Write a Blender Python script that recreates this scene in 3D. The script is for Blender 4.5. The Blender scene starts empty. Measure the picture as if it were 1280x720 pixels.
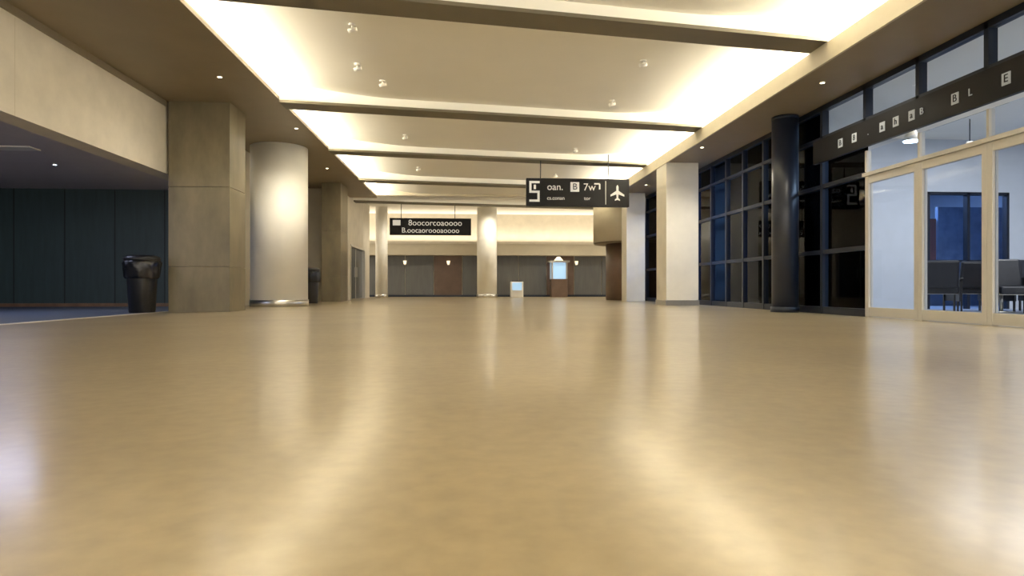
import bpy, bmesh, math, random
from mathutils import Vector, Matrix
random.seed(4)
S = bpy.context.scene
COL = S.collection

# ------------------------------------------------------------------ materials
def mat(name, col, rough=0.6, metal=0.0, var=0.0, scale=3.0, bump=0.0, stretch=(1,1,1), emit=None, es=0.0, spec=0.5):
    m = bpy.data.materials.new(name); m.use_nodes = True
    nt = m.node_tree; b = nt.nodes['Principled BSDF']
    b.inputs['Base Color'].default_value = (*col, 1)
    b.inputs['Roughness'].default_value = rough
    b.inputs['Metallic'].default_value = metal
    b.inputs['Specular IOR Level'].default_value = spec
    if emit:
        b.inputs['Emission Color'].default_value = (*emit, 1)
        b.inputs['Emission Strength'].default_value = es
    if var > 0 or bump > 0:
        tc = nt.nodes.new('ShaderNodeTexCoord'); mp = nt.nodes.new('ShaderNodeMapping')
        mp.inputs['Scale'].default_value = stretch
        n = nt.nodes.new('ShaderNodeTexNoise'); n.inputs['Scale'].default_value = scale
        n.inputs['Detail'].default_value = 6; n.inputs['Roughness'].default_value = 0.6
        nt.links.new(tc.outputs['Object'], mp.inputs[0]); nt.links.new(mp.outputs[0], n.inputs[0])
        if var > 0:
            r = nt.nodes.new('ShaderNodeValToRGB')
            r.color_ramp.elements[0].position = .3; r.color_ramp.elements[1].position = .7
            r.color_ramp.elements[0].color = (*[c*(1-var) for c in col], 1)
            r.color_ramp.elements[1].color = (*[min(1, c*(1+var)) for c in col], 1)
            nt.links.new(n.outputs['Fac'], r.inputs[0]); nt.links.new(r.outputs[0], b.inputs['Base Color'])
        if bump > 0:
            bp = nt.nodes.new('ShaderNodeBump'); bp.inputs['Strength'].default_value = bump
            bp.inputs['Distance'].default_value = .01
            nt.links.new(n.outputs['Fac'], bp.inputs['Height']); nt.links.new(bp.outputs[0], b.inputs['Normal'])
    return m

def glass_mat(name, tint=(.85, .93, 1), refl=.12):
    m = bpy.data.materials.new(name); m.use_nodes = True
    nt = m.node_tree; nt.nodes.clear()
    o = nt.nodes.new('ShaderNodeOutputMaterial'); mx = nt.nodes.new('ShaderNodeMixShader')
    t = nt.nodes.new('ShaderNodeBsdfTransparent'); t.inputs[0].default_value = (*tint, 1)
    g = nt.nodes.new('ShaderNodeBsdfGlossy'); g.inputs['Roughness'].default_value = .01
    g.inputs[0].default_value = (.95, .97, 1, 1)
    lw = nt.nodes.new('ShaderNodeLayerWeight'); lw.inputs[0].default_value = refl
    nt.links.new(lw.outputs['Fresnel'], mx.inputs[0]); nt.links.new(t.outputs[0], mx.inputs[1])
    nt.links.new(g.outputs[0], mx.inputs[2]); nt.links.new(mx.outputs[0], o.inputs[0])
    return m

def floor_material():
    m = bpy.data.materials.new('polished_concrete'); m.use_nodes = True
    nt = m.node_tree; b = nt.nodes['Principled BSDF']
    tc = nt.nodes.new('ShaderNodeTexCoord')
    n1 = nt.nodes.new('ShaderNodeTexNoise'); n1.inputs['Scale'].default_value = .9; n1.inputs['Detail'].default_value = 8
    n2 = nt.nodes.new('ShaderNodeTexNoise'); n2.inputs['Scale'].default_value = 14; n2.inputs['Detail'].default_value = 6
    for n in (n1, n2): nt.links.new(tc.outputs['Object'], n.inputs[0])
    r = nt.nodes.new('ShaderNodeValToRGB')
    r.color_ramp.elements[0].position = .3; r.color_ramp.elements[1].position = .72
    r.color_ramp.elements[0].color = (.35, .275, .155, 1); r.color_ramp.elements[1].color = (.46, .37, .220, 1)
    nt.links.new(n1.outputs['Fac'], r.inputs[0])
    mx = nt.nodes.new('ShaderNodeMixRGB'); mx.blend_type = 'OVERLAY'; mx.inputs[0].default_value = .22
    nt.links.new(r.outputs[0], mx.inputs[1]); nt.links.new(n2.outputs['Fac'], mx.inputs[2])
    nt.links.new(mx.outputs[0], b.inputs['Base Color'])
    rr = nt.nodes.new('ShaderNodeMapRange')
    rr.inputs['To Min'].default_value = .31; rr.inputs['To Max'].default_value = .35
    nt.links.new(n1.outputs['Fac'], rr.inputs[0]); nt.links.new(rr.outputs[0], b.inputs['Roughness'])
    b.inputs['Specular IOR Level'].default_value = .55
    b.inputs['Coat Weight'].default_value = .62
    b.inputs['Coat Roughness'].default_value = .175
    b.inputs['Coat IOR'].default_value = 1.5
    return m

FLOOR = floor_material()
CEIL = mat('ceiling_white', (.90, .88, .81), .9, var=.015, scale=1)
SOFF = mat('soffit_taupe', (.22, .18, .118), .5, var=.06, scale=1.5)
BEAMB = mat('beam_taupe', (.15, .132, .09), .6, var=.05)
FASC = mat('fascia_cream', (.50, .45, .34), .6, var=.04)
BAND = mat('bulkhead_limestone', (.60, .55, .45), .6, var=.08, scale=2.5, bump=.1)
PILL = mat('pillar_travertine', (.17, .142, .085), .38, var=.30, scale=2.2, bump=.1, stretch=(1, 1, .4))
PILL2 = mat('pillar_light_stone', (.86, .82, .71), .45, var=.05, scale=2)
WHITECOL = mat('column_plaster', (.90, .87, .78), .5, var=.03, scale=2)
STEEL = mat('brushed_steel', (.62, .60, .55), .3, metal=1, var=.05, scale=30, stretch=(1, 1, 12))
DARKM = mat('dark_bronze_frame', (.014, .020, .036), .35, metal=.3, var=.1)
DCOL = mat('dark_column_paint', (.015, .020, .036), .32, var=.15, scale=3)
DOORM = mat('door_frame_anodised', (.60, .58, .54), .4, metal=.15, var=.03)
BLACK = mat('black_plastic', (.010, .010, .011), .35, var=.2, scale=8)
BAG = mat('bin_liner', (.008, .008, .009), .25, var=.2, scale=20, bump=.4)
LEATH = mat('black_leather', (.012, .013, .018), .4, var=.2, scale=15, bump=.1)
SIGNB = mat('sign_black', (.007, .007, .009), .45, var=.1, spec=.25)
SIGNW = mat('sign_white', (.7, .7, .65), .5, emit=(1, .97, .9), es=.2)
TILE = mat('icon_tile', (.42, .45, .48), .5, emit=(.8, .9, 1), es=.05)
TEAL = mat('teal_panel', (.022, .043, .047), .45, var=.15, scale=2, stretch=(6, 1, .6))
SEAM = mat('panel_seam', (.006, .010, .012), .6)
WOOD = mat('warm_wood', (.16, .09, .05), .4, var=.25, scale=4, stretch=(1, 1, .15))
CARPET = mat('blue_carpet', (.055, .072, .105), .8, var=.3, scale=40)
TRIM = mat('floor_trim', (.55, .50, .40), .4, var=.05)
LOWC = mat('low_ceiling', (.52, .48, .50), .7, var=.03)
GREYW = mat('far_grey_panel', (.105, .105, .10), .4, var=.15, scale=2, stretch=(3, 1, .5))
BROWN = mat('brown_panel', (.12, .075, .05), .45, var=.2, scale=3)
SHOPW = mat('shop_wall_paint', (.52, .57, .65), .7, var=.03)
SHOPD = mat('shop_dark_wall', (.05, .08, .14), .5, var=.2)
REDD = mat('oxblood_panel', (.16, .06, .05), .5, var=.15)
GREYF = mat('shop_floor', (.28, .30, .34), .4, var=.1)
GLASS = glass_mat('storefront_glass', (.90, .94, 1), .10)
GLASSD = glass_mat('tinted_glass', (.60, .74, .92), .16)
LAMPW = mat('lamp_warm', (1, .9, .7), .5, emit=(1, .86, .62), es=6)
LAMPS = mat('lamp_soft', (1, .9, .7), .5, emit=(1, .82, .55), es=.9)
LAMPC = mat('lamp_cool', (.8, .9, 1), .5, emit=(.62, .80, 1), es=7)
WHITEF = mat('fixture_white', (.8, .78, .72), .4)
NAVYP = mat('navy_panel', (.12, .17, .26), .4, var=.3, scale=3)
BLUEG = mat('blue_screen', (.05, .14, .4), .4, emit=(.12, .30, .8), es=.4)
CYANG = mat('pale_screen', (.3, .5, .7), .4, emit=(.45, .7, 1), es=.40)
COLS = [mat('goods_%s' % n, c, .5, var=.1) for n, c in
        (('red', (.18, .04, .03)), ('yellow', (.22, .17, .06)), ('blue', (.05, .10, .25)), ('green', (.05, .12, .08)), ('white', (.35, .36, .38)))]

# ------------------------------------------------------------------ mesh builder
class B:
    def __init__(s, name): s.name = name; s.bm = bmesh.new(); s.mats = []
    def mi(s, m):
        if m not in s.mats: s.mats.append(m)
        return s.mats.index(m)
    def _fin(s, verts, m, M=None, bev=0):
        faces = {f for v in verts for f in v.link_faces}
        if M is not None: bmesh.ops.transform(s.bm, matrix=M, verts=list(verts))
        i = s.mi(m)
        for f in faces: f.material_index = i
        if bev > 0:
            ed = list({e for f in faces for e in f.edges})
            r = bmesh.ops.bevel(s.bm, geom=ed, offset=bev, segments=2, profile=.5, affect='EDGES')
            for f in r['faces']: f.material_index = i
    def box(s, x0, x1, y0, y1, z0, z1, m, bev=0, M=None):
        r = bmesh.ops.create_cube(s.bm, size=1)
        T = Matrix.Translation(((x0+x1)/2, (y0+y1)/2, (z0+z1)/2)) @ Matrix.Diagonal((x1-x0, y1-y0, z1-z0, 1))
        bmesh.ops.transform(s.bm, matrix=T, verts=r['verts'])
        s._fin(r['verts'], m, M, bev); return s
    def cyl(s, x, y, z0, z1, r0, m, r1=None, seg=48, M=None):
        r = bmesh.ops.create_cone(s.bm, cap_ends=True, segments=seg, radius1=r0, radius2=r0 if r1 is None else r1, depth=z1-z0)
        bmesh.ops.transform(s.bm, matrix=Matrix.Translation((x, y, (z0+z1)/2)), verts=r['verts'])
        for v in r['verts']:
            for f in v.link_faces:
                if len(f.verts) == 4: f.smooth = True
        s._fin(r['verts'], m, M); return s
    def prism(s, pts, z0, z1, m):
        lo = [s.bm.verts.new((x, y, z0)) for x, y in pts]; hi = [s.bm.verts.new((x, y, z1)) for x, y in pts]
        n = len(pts); i = s.mi(m); fs = [s.bm.faces.new(lo[::-1]), s.bm.faces.new(hi)]
        for k in range(n): fs.append(s.bm.faces.new((lo[k], lo[(k+1) % n], hi[(k+1) % n], hi[k])))
        for f in fs: f.material_index = i
        return fs
    def lathe(s, x, y, prof, m, seg=40, wav=None):
        rings = []
        for k, (r, z) in enumerate(prof):
            ring = []
            for j in range(seg):
                a = 2*math.pi*j/seg
                rr = r + (wav(k, a) if wav else 0)
                ring.append(s.bm.verts.new((x+rr*math.cos(a), y+rr*math.sin(a), z)))
            rings.append(ring)
        i = s.mi(m)
        for a, b in zip(rings, rings[1:]):
            for j in range(seg):
                f = s.bm.faces.new((a[j], a[(j+1) % seg], b[(j+1) % seg], b[j])); f.material_index = i; f.smooth = True
        f = s.bm.faces.new(rings[0][::-1]); f.material_index = i
        f = s.bm.faces.new(rings[-1]); f.material_index = i
        return s
    def done(s, parent=None):
        me = bpy.data.meshes.new(s.name); s.bm.normal_update(); s.bm.to_mesh(me); s.bm.free()
        for m in s.mats: me.materials.append(m)
        o = bpy.data.objects.new(s.name, me); COL.objects.link(o)
        if parent: o.parent = parent
        return o

def text(body, loc, rot, size, m, parent, name, align='CENTER'):
    c = bpy.data.curves.new(name, 'FONT'); c.body = body; c.size = size; c.align_x = align; c.align_y = 'CENTER'
    c.extrude = .004; c.materials.append(m)
    o = bpy.data.objects.new(name, c); COL.objects.link(o); o.location = loc; o.rotation_euler = rot
    o.parent = parent; return o

def area(name, loc, rot, sx, sy, power, col, spread=None):
    l = bpy.data.lights.new(name, 'AREA'); l.shape = 'RECTANGLE'; l.size = sx; l.size_y = sy
    l.energy = power; l.color = col
    if spread: l.spread = spread
    o = bpy.data.objects.new(name, l); COL.objects.link(o); o.location = loc; o.rotation_euler = rot
    return o
def spot(name, loc, power, col, ang=110, r=.08, rot=(0, 0, 0)):
    l = bpy.data.lights.new(name, 'SPOT'); l.energy = power; l.color = col; l.spot_size = math.radians(ang); l.spot_blend = .7
    l.shadow_soft_size = r
    o = bpy.data.objects.new(name, l); COL.objects.link(o); o.location = loc; o.rotation_euler = rot; return o

WARM = (1, .90, .69); WARM2 = (1, .92, .77)
LZ, RZ, CZ, BZ = 3.95, 3.65, 4.25, 3.90      # soffit L, soffit R, ceiling, beam bottom
Y0, YE = -6, 25                              # soffits
LX, RX = -3.5, 5.02
WX, GX = -5.65, 6.25
YF = 33
CM, CE = 4.10, 4.34                          # main ceiling: middle / cove edge heights

# ------------------------------------------------------------------ shell
B('floor').box(WX, GX, Y0, YF, -.1, 0, FLOOR).box(-13, WX, 16.2, YF, -.1, 0, FLOOR).box(GX, 13, 22, YF, -.1, 0, FLOOR).done()
B('floor_carpet').box(-16, WX-.12, Y0, 16.2, -.1, .0, CARPET).box(WX-.12, WX, Y0, 16.2, -.1, .006, TRIM).done()
c = B('ceiling')
prof = []
def ease(t): return t*t*(3-2*t)
N = 12
for k in range(N+1): prof.append((-4.7+k*(3.4)/N, CE-(CE-CM)*ease(k/N)))
for k in range(N+1): prof.append((2.8+k*(3.3)/N, CM+(CE-CM)*ease(k/N)))
lo = [c.bm.verts.new((x, Y0, z)) for x, z in prof]; hi = [c.bm.verts.new((x, YE, z)) for x, z in prof]
ci = c.mi(CEIL)
for k in range(len(prof)-1):
    f = c.bm.faces.new((lo[k], hi[k], hi[k+1], lo[k+1])); f.material_index = ci; f.smooth = True
c.box(-4.8, 6.2, Y0, YE, 4.35, 4.42, CEIL)
c.box(-13, 13, YE, YF+.2, CZ, CZ+.1, CEIL)
c.box(-4.8, -4.7, Y0, YE, LZ+.05, 4.35, CEIL); c.box(6.1, 6.2, Y0, YE, 3.8, 4.35, CEIL)
c.done()
B('ceiling_soffit_left').box(WX, LX, Y0, YE, LZ, LZ+.05, SOFF).box(LX-.03, LX, Y0, YE, LZ+.05, LZ+.08, FASC).done()
s = B('ceiling_soffit_right')
s.box(RX+.04, GX, Y0, YE, RZ, RZ+.1, SOFF); s.box(RX, RX+.04, Y0, YE, RZ-.02, BZ, FASC)
s.done()
B('trim_1').box(-13, LX, YE, YE+.08, LZ-.02, 4.42, FASC).done()
B('trim_2').box(RX, 13, YE, YE+.08, RZ-.02, 4.42, FASC).done()
B('trim_3').box(LX, RX, YE, YE+.08, 4.03, 4.42, FASC).done()

# cross beams (slightly skewed in plan)
for yl in (-1.2, 3.0, 7.35, 12.15, 16.35, 20.75, 25.2):
    b = B('ceiling_beam'); sk = .15*8.52
    x0, x1 = LX, RX
    if yl > 25: x0, x1, sk = -9, 10, .15*19
    def par(w0, w1): return [(x0, yl+w0), (x1, yl+sk+w0), (x1, yl+sk+w1), (x0, yl+w1)]
    b.prism(par(.02, .46), BZ+.05, 4.3, CEIL)
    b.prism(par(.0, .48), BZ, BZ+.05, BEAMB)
    b.done()

# left bulkhead and low lounge
b = B('wall_left_bulkhead')
b.box(WX-.35, WX, Y0, 16.2, 2.60, LZ, BAND)
for yy in (1, 4.6, 8.4): b.box(WX, WX+.002, yy, yy+.008, 2.6, LZ-.12, FASC)
b.box(WX, WX+.03, Y0, 12.4, LZ-.10, LZ, SOFF)
b.done()
B('ceiling_lounge').box(-16, WX-.35, Y0, 16.2, 2.85, 2.95, LOWC).done()
w = B('wall_lounge')
w.box(-16, WX, 16.2, 16.4, 0, 2.95, TEAL)
for k in range(9): w.box(-15.6+k*1.17, -15.58+k*1.17, 16.19, 16.2, .08, 2.85, SEAM)
w.done()
B('baseboard_lounge').box(-16, WX, 16.14, 16.2, 0, .08, WOOD).done()
B('wall_lounge_side').box(-16.2, -16, Y0, 16.4, 0, 2.95, TEAL).done()
B('wall_left').box(WX-.2, WX, 16.4, 22.9, 0, LZ, BAND).done()
b = B('wall_left_far')
X = -4.55
b.box(X-.2, X, 22.9, 25.2, 0, LZ, BAND).box(X-.2, X, 28.6, 30, 0, CZ, BAND).box(X-.2, X, 25.2, 28.6, 2.15, CZ, BAND)
b.box(WX, X-.2, 22.9, 23.1, 0, LZ, BAND)
b.done()
d = B('door_1')
d.box(X-.14, X-.10, 25.28, 28.52, 0.02, 2.07, DARKM)
d.box(X-.2, X+.03, 25.2, 25.28, 0, 2.15, STEEL).box(X-.2, X+.03, 28.52, 28.6, 0, 2.15, STEEL).box(X-.2, X+.03, 25.28, 28.52, 2.07, 2.15, STEEL)
d.box(X-.10, X-.085, 26.86, 26.94, 0.02, 2.07, STEEL)
d.box(X-.10, X-.04, 26.70, 26.73, .9, 1.3, STEEL).box(X-.10, X-.04, 27.07, 27.10, .9, 1.3, STEEL)
d.done()

# ------------------------------------------------------------------ pillars
def stone_pillar(x0, x1, y0, y1, top, m, joints, name='stone_pillar'):
    b = B(name); zs = [0]+joints+[top]
    for a, c_ in zip(zs, zs[1:]): b.box(x0, x1, y0, y1, a+(.004 if a else 0), c_-.004 if c_ != top else top, m, bev=.006)
    b.box(x0+.015, x1-.015, y0+.015, y1-.015, 0, top, m)
    return b
stone_pillar(-5.60, -4.48, 12.4, 13.25, LZ, PILL, [.85, 2.35]).done()
stone_pillar(-4.85, -4.22, 21.6, 22.85, LZ, PILL, [.85, 2.35]).done()
b = stone_pillar(5.04, 5.88, 16.0, 16.85, RZ, PILL2, [])
b.box(5.02, 5.90, 15.98, 16.87, 0, .14, STEEL, bev=.005); b.done()
b = B('round_column')
b.cyl(-4.70, 16.35, .0, .16, .70, STEEL, seg=72).cyl(-4.70, 16.35, .16, LZ, .68, WHITECOL, seg=72); b.done()
b = B('round_column')
b.cyl(.9, 30.4, 0, .16, .50, STEEL).cyl(.9, 30.4, .16, CZ, .47, WHITECOL); b.done()
b = B('round_column')
b.cyl(-4.05, 30.4, 0, .16, .30, STEEL).cyl(-4.05, 30.4, .16, CZ, .28, WHITECOL); b.done()
b = B('dark_column')
b.cyl(5.93, 11.62, 0, .10, .255, DARKM).cyl(5.93, 11.62, .10, RZ, .235, DCOL).cyl(5.93, 11.62, RZ-.06, RZ, .24, DARKM); b.done()

# ------------------------------------------------------------------ storefront right
Ys = [9.63-1.18*k for k in range(4, -1, -1)]           # doors 4.91 .. 9.63
near = [-6, -3.3, -.9, 1.37, 2.55, 3.73]
b = B('window_1')     # clerestory + fixed glazing
far = [10.86, 12.0, 13.1, 14.1, 15.05, 16.0, 17.0, 18.2, 19.4, 20.6, 22.0]
allY = near+Ys+far
for y in allY:
    b.box(GX-.05, GX+.07, y-.035, y+.035, 3.05 if y in Ys else 0, RZ, DARKM)
b.box(GX-.05, GX+.07, Y0, 22, RZ-.09, RZ, DARKM)
b.box(GX-.05, GX+.07, Y0, 22, 3.05, 3.11, DARKM)
for z in (.0, 1.05, 2.2):
    b.box(GX-.04, GX+.06, 9.63, 22, z, z+.07 if z else .12, DARKM)
b.box(GX-.04, GX+.06, Y0, Ys[0], 0, .12, DARKM)
b.box(GX+.0, GX+.012, Y0, 11, 3.11, RZ-.09, GLASS)
b.box(GX+.0, GX+.012, 11, 22, .1, RZ-.09, GLASSD)
b.box(GX+.0, GX+.012, 9.63, 11, .1, 3.05, GLASSD)
b.box(GX+.0, GX+.012, Y0, Ys[0], .1, 3.05, GLASS)
b.done()

sb = B('storefront_sign')
sb.box(GX-.12, GX-.06, 3.0, 11.0, 2.64, 3.04, SIGNB)
R = (math.pi/2, 0, -math.pi/2)
glyphs = [(10.16, 'B', 1), (9.78, '8', 1), (9.42, '.', 0), (9.09, 'a', 1), (8.79, 'h', 1), (8.46, 'a', 1), (8.26, 'B', 0), (7.67, 'B', 1), (7.42, 'L', 0), (6.90, 'E', 1)]
for y, ch, tile in glyphs:
    if tile: sb.box(GX-.126, GX-.12, y-.06, y+.06, 2.77, 2.91, TILE)
so = sb.done()
for k, (y, ch, tile) in enumerate(glyphs):
    text(ch, (GX-.128, y, 2.84), R, .13, SIGNB if tile else TILE, so, 'letter_%d' % (k+1))

def door(n, y0, y1):
    d = B('door_%d' % n)
    f = .08
    d.box(GX-.04, GX+.04, y0+.0, y0+f, .0, 2.19, DOORM, bev=.004).box(GX-.04, GX+.04, y1-f, y1, .0, 2.19, DOORM, bev=.004)
    d.box(GX-.035, GX+.035, y0+f, y1-f, 2.08, 2.19, DOORM).box(GX-.035, GX+.035, y0+f, y1-f, 0.01, .15, DOORM)
    d.box(GX-.005, GX+.005, y0+f, y1-f, .15, 2.08, GLASS)
    d.done()
for k in range(4): door(2+k, Ys[k], Ys[k+1])
t = B('window_2')    # transoms above doors
t.box(GX-.06, GX+.06, Ys[0], Ys[-1]+.05, 2.195, 2.25, DOORM)
for y in Ys: t.box(GX-.03, GX+.05, y-.02, y+.02, 2.25, 2.60, DOORM)
t.box(GX, GX+.01, Ys[0], Ys[-1], 2.25, 2.6, GLASS)
t.done()

# shop interior
B('shop_floor').box(GX, 16, Y0, 22, -.1, 0, GREYF).done()
B('ceiling_shop').box(GX+.08, 16, Y0, 22, 3.62, 3.70, CEIL).done()
w = B('wall_shop_back')
w.box(GX+.1, 9.75, 13.0, 13.15, 0, 3.62, SHOPW)
w.box(9.75, 11.6, 13.0, 13.15, 2.5, 3.62, SHOPW); w.box(11.6, 16, 13.0, 13.15, 0, 3.62, SHOPW)
w.done()
w = B('window_3')
for x in (9.75, 10.65, 11.54): w.box(x, x+.06, 12.98, 13.1, 0, 2.5, DARKM)
w.box(9.75, 11.6, 12.98, 13.1, 2.44, 2.5, DARKM).box(9.75, 11.6, 12.98, 13.1, 1.0, 1.05, DARKM)
w.box(9.81, 11.54, 13.05, 13.06, 0, 2.44, GLASS)
w.done()
B('wall_shop_side').box(15.8, 16, Y0, 22, 0, 3.62, SHOPW).done()
B('wall_shop_far').box(GX+.08, 16, 21.8, 22, 0, 3.62, SHOPD).done()
B('display_panel').box(11.2, 11.8, 15.4, 15.5, .9, 2.2, REDD).box(11.85, 13.6, 15.4, 15.5, .3, 2.5, NAVYP).box(11.1, 13.7, 15.38, 15.6, 0, .3, SHOPD).done()
for (x, y) in ((7.6, 10.5), (9.2, 8.5), (9.4, 11.4), (7.5, 6.5), (11.4, 10.2), (11.0, 14.4)):
    p = B('pendant_lamp'); p.cyl(x, y, 3.2, 3.62, .01, DARKM, seg=10); p.cyl(x, y, 2.98, 3.2, .14, WHITEF, r1=.05, seg=24); p.cyl(x, y, 2.96, 2.98, .12, LAMPC, seg=24); p.done()
for k, (y, z0, z1, m) in enumerate([(14.0, .9, 1.7, CYANG), (15.6, .5, 1.3, BLUEG), (17.2, 1.2, 2.1, CYANG), (18.5, .6, 2.0, BLUEG), (20.6, 1.0, 1.8, CYANG)]):
    d = B('display_screen'); d.box(8.2, 8.26, y, y+1.0, z0, z1, m).box(8.26, 8.34, y-.05, y+1.05, z0-.05, z1+.05, BLACK)
    d.box(8.28, 8.34, y+.45, y+.55, 0, z0, BLACK).box(8.1, 8.5, y+.2, y+.8, 0, .03, BLACK).done()
def shelf(x0, x1, y0, y1):
    s = B('merchandise_shelf')
    for z in (.05, .5, .95, 1.4, 1.85): s.box(x0, x1, y0, y1, z, z+.03, DARKM)
    for (x, y) in ((x0, y0), (x1-.03, y0), (x0, y1-.03), (x1-.03, y1-.03)): s.box(x, x+.03, y, y+.03, 0, 2.3, DARKM)
    s.box(x1-.02, x1, y0, y1, 0, 2.3, SHOPD)
    s.box(x0, x1, y0-.02, y0, 0, 2.3, SHOPD)
    for z in (.08, .53, .98, 1.43, 1.88):
        y = y0+.05
        while y < y1-.15:
            wd = random.uniform(.06, .16); s.box(x0+.05, x1-.05, y, y+wd, z, z+random.uniform(.15, .32), random.choice(COLS)); y += wd+.02
    s.done()
shelf(6.6, 7.05, 11.1, 12.6)

def lounge_chair(x, y, rz):
    c = B('lounge_chair'); M = Matrix.Translation((x, y, 0)) @ Matrix.Rotation(rz, 4, 'Z')
    c.box(-.28, .28, -.27, .27, .34, .48, LEATH, bev=.03, M=M)
    Mb = M @ Matrix.Translation((0, .27, .45)) @ Matrix.Rotation(math.radians(-12), 4, 'X')
    c.box(-.27, .27, -.05, .05, 0, .52, LEATH, bev=.035, M=Mb)
    for sx in (-1, 1):
        c.box(sx*.32-.03, sx*.32+.03, -.22, .26, .60, .64, BLACK, bev=.01, M=M)
        c.box(sx*.32-.015, sx*.32+.015, -.20, -.17, 0, .60, BLACK, M=M); c.box(sx*.32-.015, sx*.32+.015, .2, .23, 0, .60, BLACK, M=M)
        c.box(sx*.30-.015, sx*.30+.015, -.2, .23, .2, .60, LEATH, M=M)
    c.box(-.32, .32, -.02, .02, .33, .38, STEEL, M=M)
    c.done()
for x, y, r in ((8.95, 11.6, 2.6), (9.75, 11.9, 2.9), (9.35, 10.4, -.3), (10.6, 11.7, 3.3), (8.95, 8.9, 1.2), (10.2, 10.6, .4)): lounge_chair(x, y, r)
t = B('side_table'); t.cyl(9.85, 11.2, .42, .45, .25, WOOD).cyl(9.85, 11.2, .02, .42, .03, STEEL, seg=16).cyl(9.85, 11.2, 0, .02, .2, STEEL); t.done()

# ------------------------------------------------------------------ right far: drum, columns
b = B('drum_bulkhead'); b.cyl(6.35, 23.9, 2.15, RZ-.03, 1.6, FASC, seg=96); b.cyl(6.35, 23.9, 2.11, 2.15, 1.57, SOFF, seg=96)
b.cyl(6.5, 24.0, 0, 2.11, 1.25, BROWN, seg=64); b.done()
stone_pillar(5.32, 5.95, 21.2, 21.9, RZ, PILL2, []).done()
b = B('wall_right_far'); b.box(GX, 13, 22.0, 22.2, 0, RZ, BAND); b.done()

# ------------------------------------------------------------------ far wall
w = B('wall_back'); w.box(-13, 13, YF, YF+.2, 0, CZ, BAND); w.done()
w = B('wall_back_bulkhead'); w.box(-13, 13, YF-.8, YF, 2.1, 2.75, FASC); w.box(-13, 13, YF-.83, YF-.8, 2.66, 2.78, BAND); w.done()
w = B('wall_back_panels')
x = -9.0; k = 0
while x < 11:
    wd = 1.45; m = BROWN if k in (5, 9, 12) else GREYW
    w.box(x+.02, x+wd-.02, YF-.06, YF, .1, 2.1, m); x += wd; k += 1
w.done()
B('baseboard_back').box(-13, 13, YF-.09, YF-.06, 0, .1, DARKM).done()
for x in (-3.2, -1.0, 5.6):
    k = B('wall_lamp'); k.box(x-.05, x+.05, YF-.14, YF-.06, 1.62, 1.78, STEEL); k.cyl(x, YF-.18, 1.66, 1.84, .06, LAMPS, r1=.09, seg=20); k.done()
k = B('ticket_kiosk'); k.box(2.0, 2.6, 30.0, 30.4, 0, .75, WHITEF, bev=.03)
k.box(2.08, 2.52, 29.97, 30.0, .35, .7, CYANG)
k.box(2.05, 2.55, 30.05, 30.35, .75, .80, BLACK, bev=.01); k.done()
k = B('information_booth'); k.box(4.1, 4.9, 31.3, 32.0, 0, .9, BROWN, bev=.02); k.box(4.15, 4.85, 31.35, 31.95, .9, 1.7, CYANG)
for x in (4.1, 4.82):
    for y in (31.3, 31.92): k.box(x, x+.08, y, y+.08, .9, 1.75, STEEL)
k.box(4.0, 5.0, 31.2, 32.1, 1.72, 1.8, STEEL); k.cyl(4.5, 31.65, 1.8, 2.0, .25, LAMPS, r1=.08, seg=24); k.done()

# ------------------------------------------------------------------ bins
def bin_(x, y, s=1):
    b = B('trash_can')
    b.lathe(x, y, [(.20*s, 0), (.215*s, .02), (.25*s, .70), (.27*s, .84), (.27*s, .86)], BLACK)
    b.lathe(x, y, [(.265*s, .62), (.285*s, .66), (.295*s, .80), (.31*s, .90), (.30*s, .93), (.285*s, .94)], BAG, seg=60,
            wav=lambda k, a: .010*math.sin(a*9+k)+.006*math.sin(a*17+2*k))
    b.lathe(x, y, [(.28*s, .93), (.30*s, .96), (.30*s, 1.0), (.22*s, 1.04), (.19*s, 1.04), (.17*s, .97), (.02, .96)], BLACK)
    b.done()
bin_(-5.90, 12.05, 1.0)
bin_(-4.60, 19.2, .85)
b = B('service_counter'); b.box(-5.6, -4.95, 18.2, 21.0, 0, 1.05, BAND, bev=.01).box(-5.62, -4.88, 18.15, 21.05, 1.05, 1.10, WOOD)
b.box(-5.4, -5.1, 19.0, 19.3, 1.1, 1.45, COLS[0]).box(-5.4, -5.1, 20, 20.3, 1.1, 1.5, COLS[4]).done()

# ------------------------------------------------------------------ hanging signs
def hang_sign(x, y, w, z0, z1, zt):
    b = B('hanging_sign'); b.box(x-w/2, x+w/2, y, y+.16, z0, z1, SIGNB, bev=.008)
    for sx in (-.36, .30): b.cyl(x+sx*w, y+.08, z1, zt, .014, DARKM, seg=10)
    return b
sg = hang_sign(2.98, 17.2, 2.82, 2.66, 3.42, 4.10)
x0 = 2.98-1.41
def q(b, xa, xb, za, zb): b.box(x0+xa, x0+xb, 17.19, 17.2, 2.66+za, 2.66+zb, SIGNW)
q(sg, .08, .36, .62, .68); q(sg, .08, .14, .36, .62); q(sg, .14, .36, .36, .42); q(sg, .30, .36, .12, .36); q(sg, .08, .30, .12, .18); q(sg, .20, .26, .46, .58)
q(sg, 2.16, 2.175, .06, .70)
q(sg, 1.20, 1.44, .40, .66)
so = sg.done()
RF = (math.pi/2, 0, 0)
def tx(s, xx, zz, size, n, m=SIGNW, yy=17.186): text(s, (x0+xx, yy, 2.66+zz), RF, size, m, so, n)
tx('oan.', .78, .52, .26, 'lettering_1'); tx('B', 1.32, .53, .24, 'lettering_2', SIGNB, 17.183); tx('7w', 1.72, .52, .28, 'lettering_3')
tx('cs.conan', .80, .22, .14, 'lettering_4'); tx('tor', 1.66, .22, .14, 'lettering_5')
ar = B('aircraft_symbol')   # small aircraft pictogram
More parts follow.
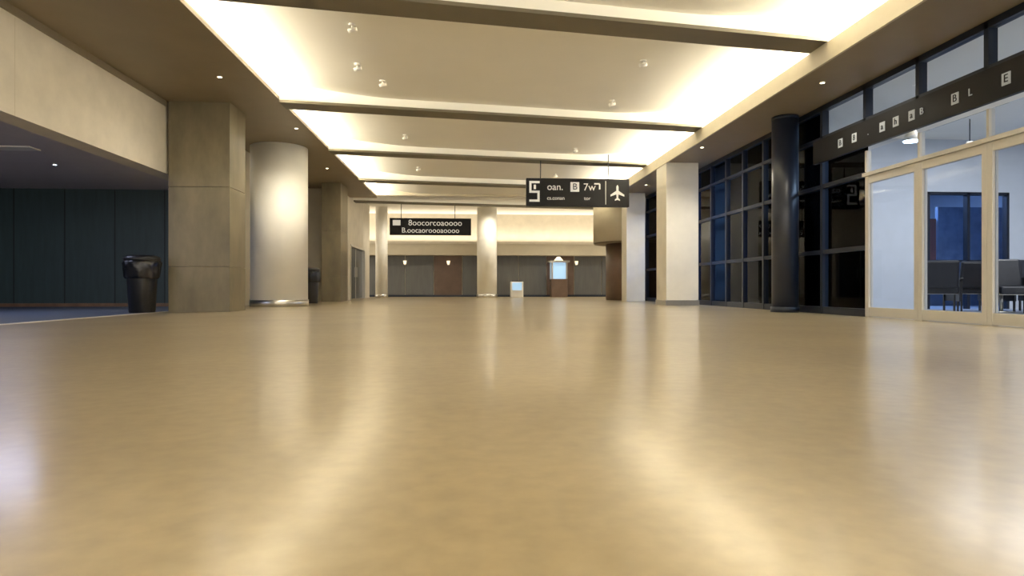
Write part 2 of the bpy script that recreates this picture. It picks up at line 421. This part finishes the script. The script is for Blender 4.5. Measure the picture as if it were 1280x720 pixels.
def poly(pts):
    vs = [ar.bm.verts.new((x0+2.49+px, 17.188, 2.66+.38+pz)) for px, pz in pts]
    f = ar.bm.faces.new(vs); f.material_index = ar.mi(SIGNW)
    r = bmesh.ops.extrude_face_region(ar.bm, geom=[f]); bmesh.ops.translate(ar.bm, vec=(0, .01, 0), verts=[v for v in r['geom'] if isinstance(v, bmesh.types.BMVert)])
poly([(0, .22), (.03, .17), (.03, .06), (.19, -.05), (.19, -.10), (.03, -.04), (.022, -.14), (.07, -.18), (.07, -.215), (0, -.19),
      (-.07, -.215), (-.07, -.18), (-.022, -.14), (-.03, -.04), (-.19, -.10), (-.19, -.05), (-.03, .06), (-.03, .17)])
ar.done(parent=so)
ar = B('arrow_symbol')
for sgn in (-1, 1):
    M = Matrix.Translation((x0+2.0, 17.19, 3.28)) @ Matrix.Rotation(sgn*math.radians(45)-math.radians(135), 4, 'Y')
    ar.box(-.02, .02, -.005, .005, 0, .15, SIGNW, M=M)
ar.done(parent=so)
sg = hang_sign(-1.66, 28.6, 3.6, 2.8, 3.55, CZ)
x0 = -1.66-1.8
sg.box(x0+.14, x0+.48, 28.59, 28.6, 3.22, 3.46, SIGNW)
so2 = sg.done()
text('8oocorcoaoooo', (-1.45, 28.585, 3.33), RF, .36, SIGNW, so2, 'lettering_1')
text('B.oocaoroooaoooo', (-1.66, 28.585, 3.0), RF, .32, SIGNW, so2, 'lettering_2')

# ------------------------------------------------------------------ ceiling spot fixtures, downlights
for (x, y) in ((2.8, 10.1), (2.8, 12.3), (-1.5, 11.4), (-1.8, 10.6), (2.8, 16.6), (-1.6, 9.0), (2.8, 6.0), (-1.5, 15.4), (2.8, 20.4), (-1.5, 19.5)):
    z = CM
    f = B('ceiling_spotlight'); f.cyl(x, y, z-.02, z+.02, .05, WHITEF, seg=24).cyl(x, y, z-.05, z-.02, .015, WHITEF, seg=12)
    M = Matrix.Translation((x, y, z-.075)) @ Matrix.Rotation(math.radians(75), 4, 'Y')
    f.cyl(0, 0, -.06, .06, .030, WHITEF, seg=24, M=M); f.cyl(0, 0, .06, .065, .024, LAMPS, seg=24, M=M); f.done()
def downlight(x, y, z, m=LAMPW, r=.032):
    d = B('downlight'); d.cyl(x, y, z-.012, z-.0, r*1.35, WHITEF, seg=24).cyl(x, y, z-.014, z-.012, r, m, seg=24); d.done()
for x, y, p in ((-4.1, 6.2, 55), (-4.1, 10.9, 50), (-3.75, 14.3, 140), (-4.1, 19.0, 75)): downlight(x, y, LZ); spot('downlight_beam', (x, y, LZ-.05), p, WARM2, 150)
for x, y, p in ((5.5, 5, 45), (5.5, 9.6, 45), (5.3, 14.2, 150), (5.5, 19.5, 90)): downlight(x, y, RZ); spot('downlight_beam', (x, y, RZ-.05), p, WARM2, 150)  # strongest lamp is an addition, placed to brighten the light stone pillar
for x, y in ((-8, 8), (-8, 13), (-11, 10.5), (-11, 14.5), (-6.6, 10)): downlight(x, y, 2.85, LAMPC, .03)

# ------------------------------------------------------------------ lights
P = math.pi
T = math.radians(27)
area('cove_light', (-3.85, 9.6, 4.06), (P, T, 0), .12, 31, 1620, WARM)
area('cove_light', (5.40, 9.6, 3.98), (P, -T, 0), .12, 31, 1620, WARM)
area('cove_light', (0, YF-.4, 2.80), (P, 0, 0), 24, .2, 180, (1, .88, .70))
for x, y in ((-6, 29.2), (-2.6, 29.2), (1.3, 29.0), (4.4, 29.2), (7.5, 29.2)):  # lamp nearest the centre column is added to brighten that column
    downlight(x, y, CZ, LAMPW, .07); spot('downlight_beam', (x, y, CZ-.06), 150, WARM2, 150, .12)
# lounge (cool)
for x, y in ((-8, 6), (-8, 11.5), (-12, 9)):
    p = B('ceiling_light_panel'); p.box(x-.6, x+.6, y-.15, y+.15, 2.83, 2.85, WHITEF).done()
    area('lounge_light', (x, y, 2.82), (0, 0, 0), 1.2, .3, 38, (.62, .68, 1))
# shop
area('shop_light', (9.5, 9, 3.55), (0, 0, 0), 3, 4, 230, (1, .95, .88))
area('shop_light', (9.5, 17.5, 3.55), (0, 0, 0), 3, 5, 430, (.42, .62, 1))

W = bpy.data.worlds.new('world'); S.world = W; W.use_nodes = True
W.node_tree.nodes['Background'].inputs[0].default_value = (1, .92, .80, 1)
W.node_tree.nodes['Background'].inputs[1].default_value = 2.0

# ------------------------------------------------------------------ camera
cd = bpy.data.cameras.new('camera'); cam = bpy.data.objects.new('camera', cd); COL.objects.link(cam)
cd.sensor_width = 36; cd.lens = 36*800/1280.; cd.clip_start = .05
cam.location = (0, 0, .45); cam.rotation_euler = (P/2, 0, -math.atan(55/800.))
S.camera = cam
S.view_settings.view_transform = 'Standard'
S.view_settings.exposure = .55
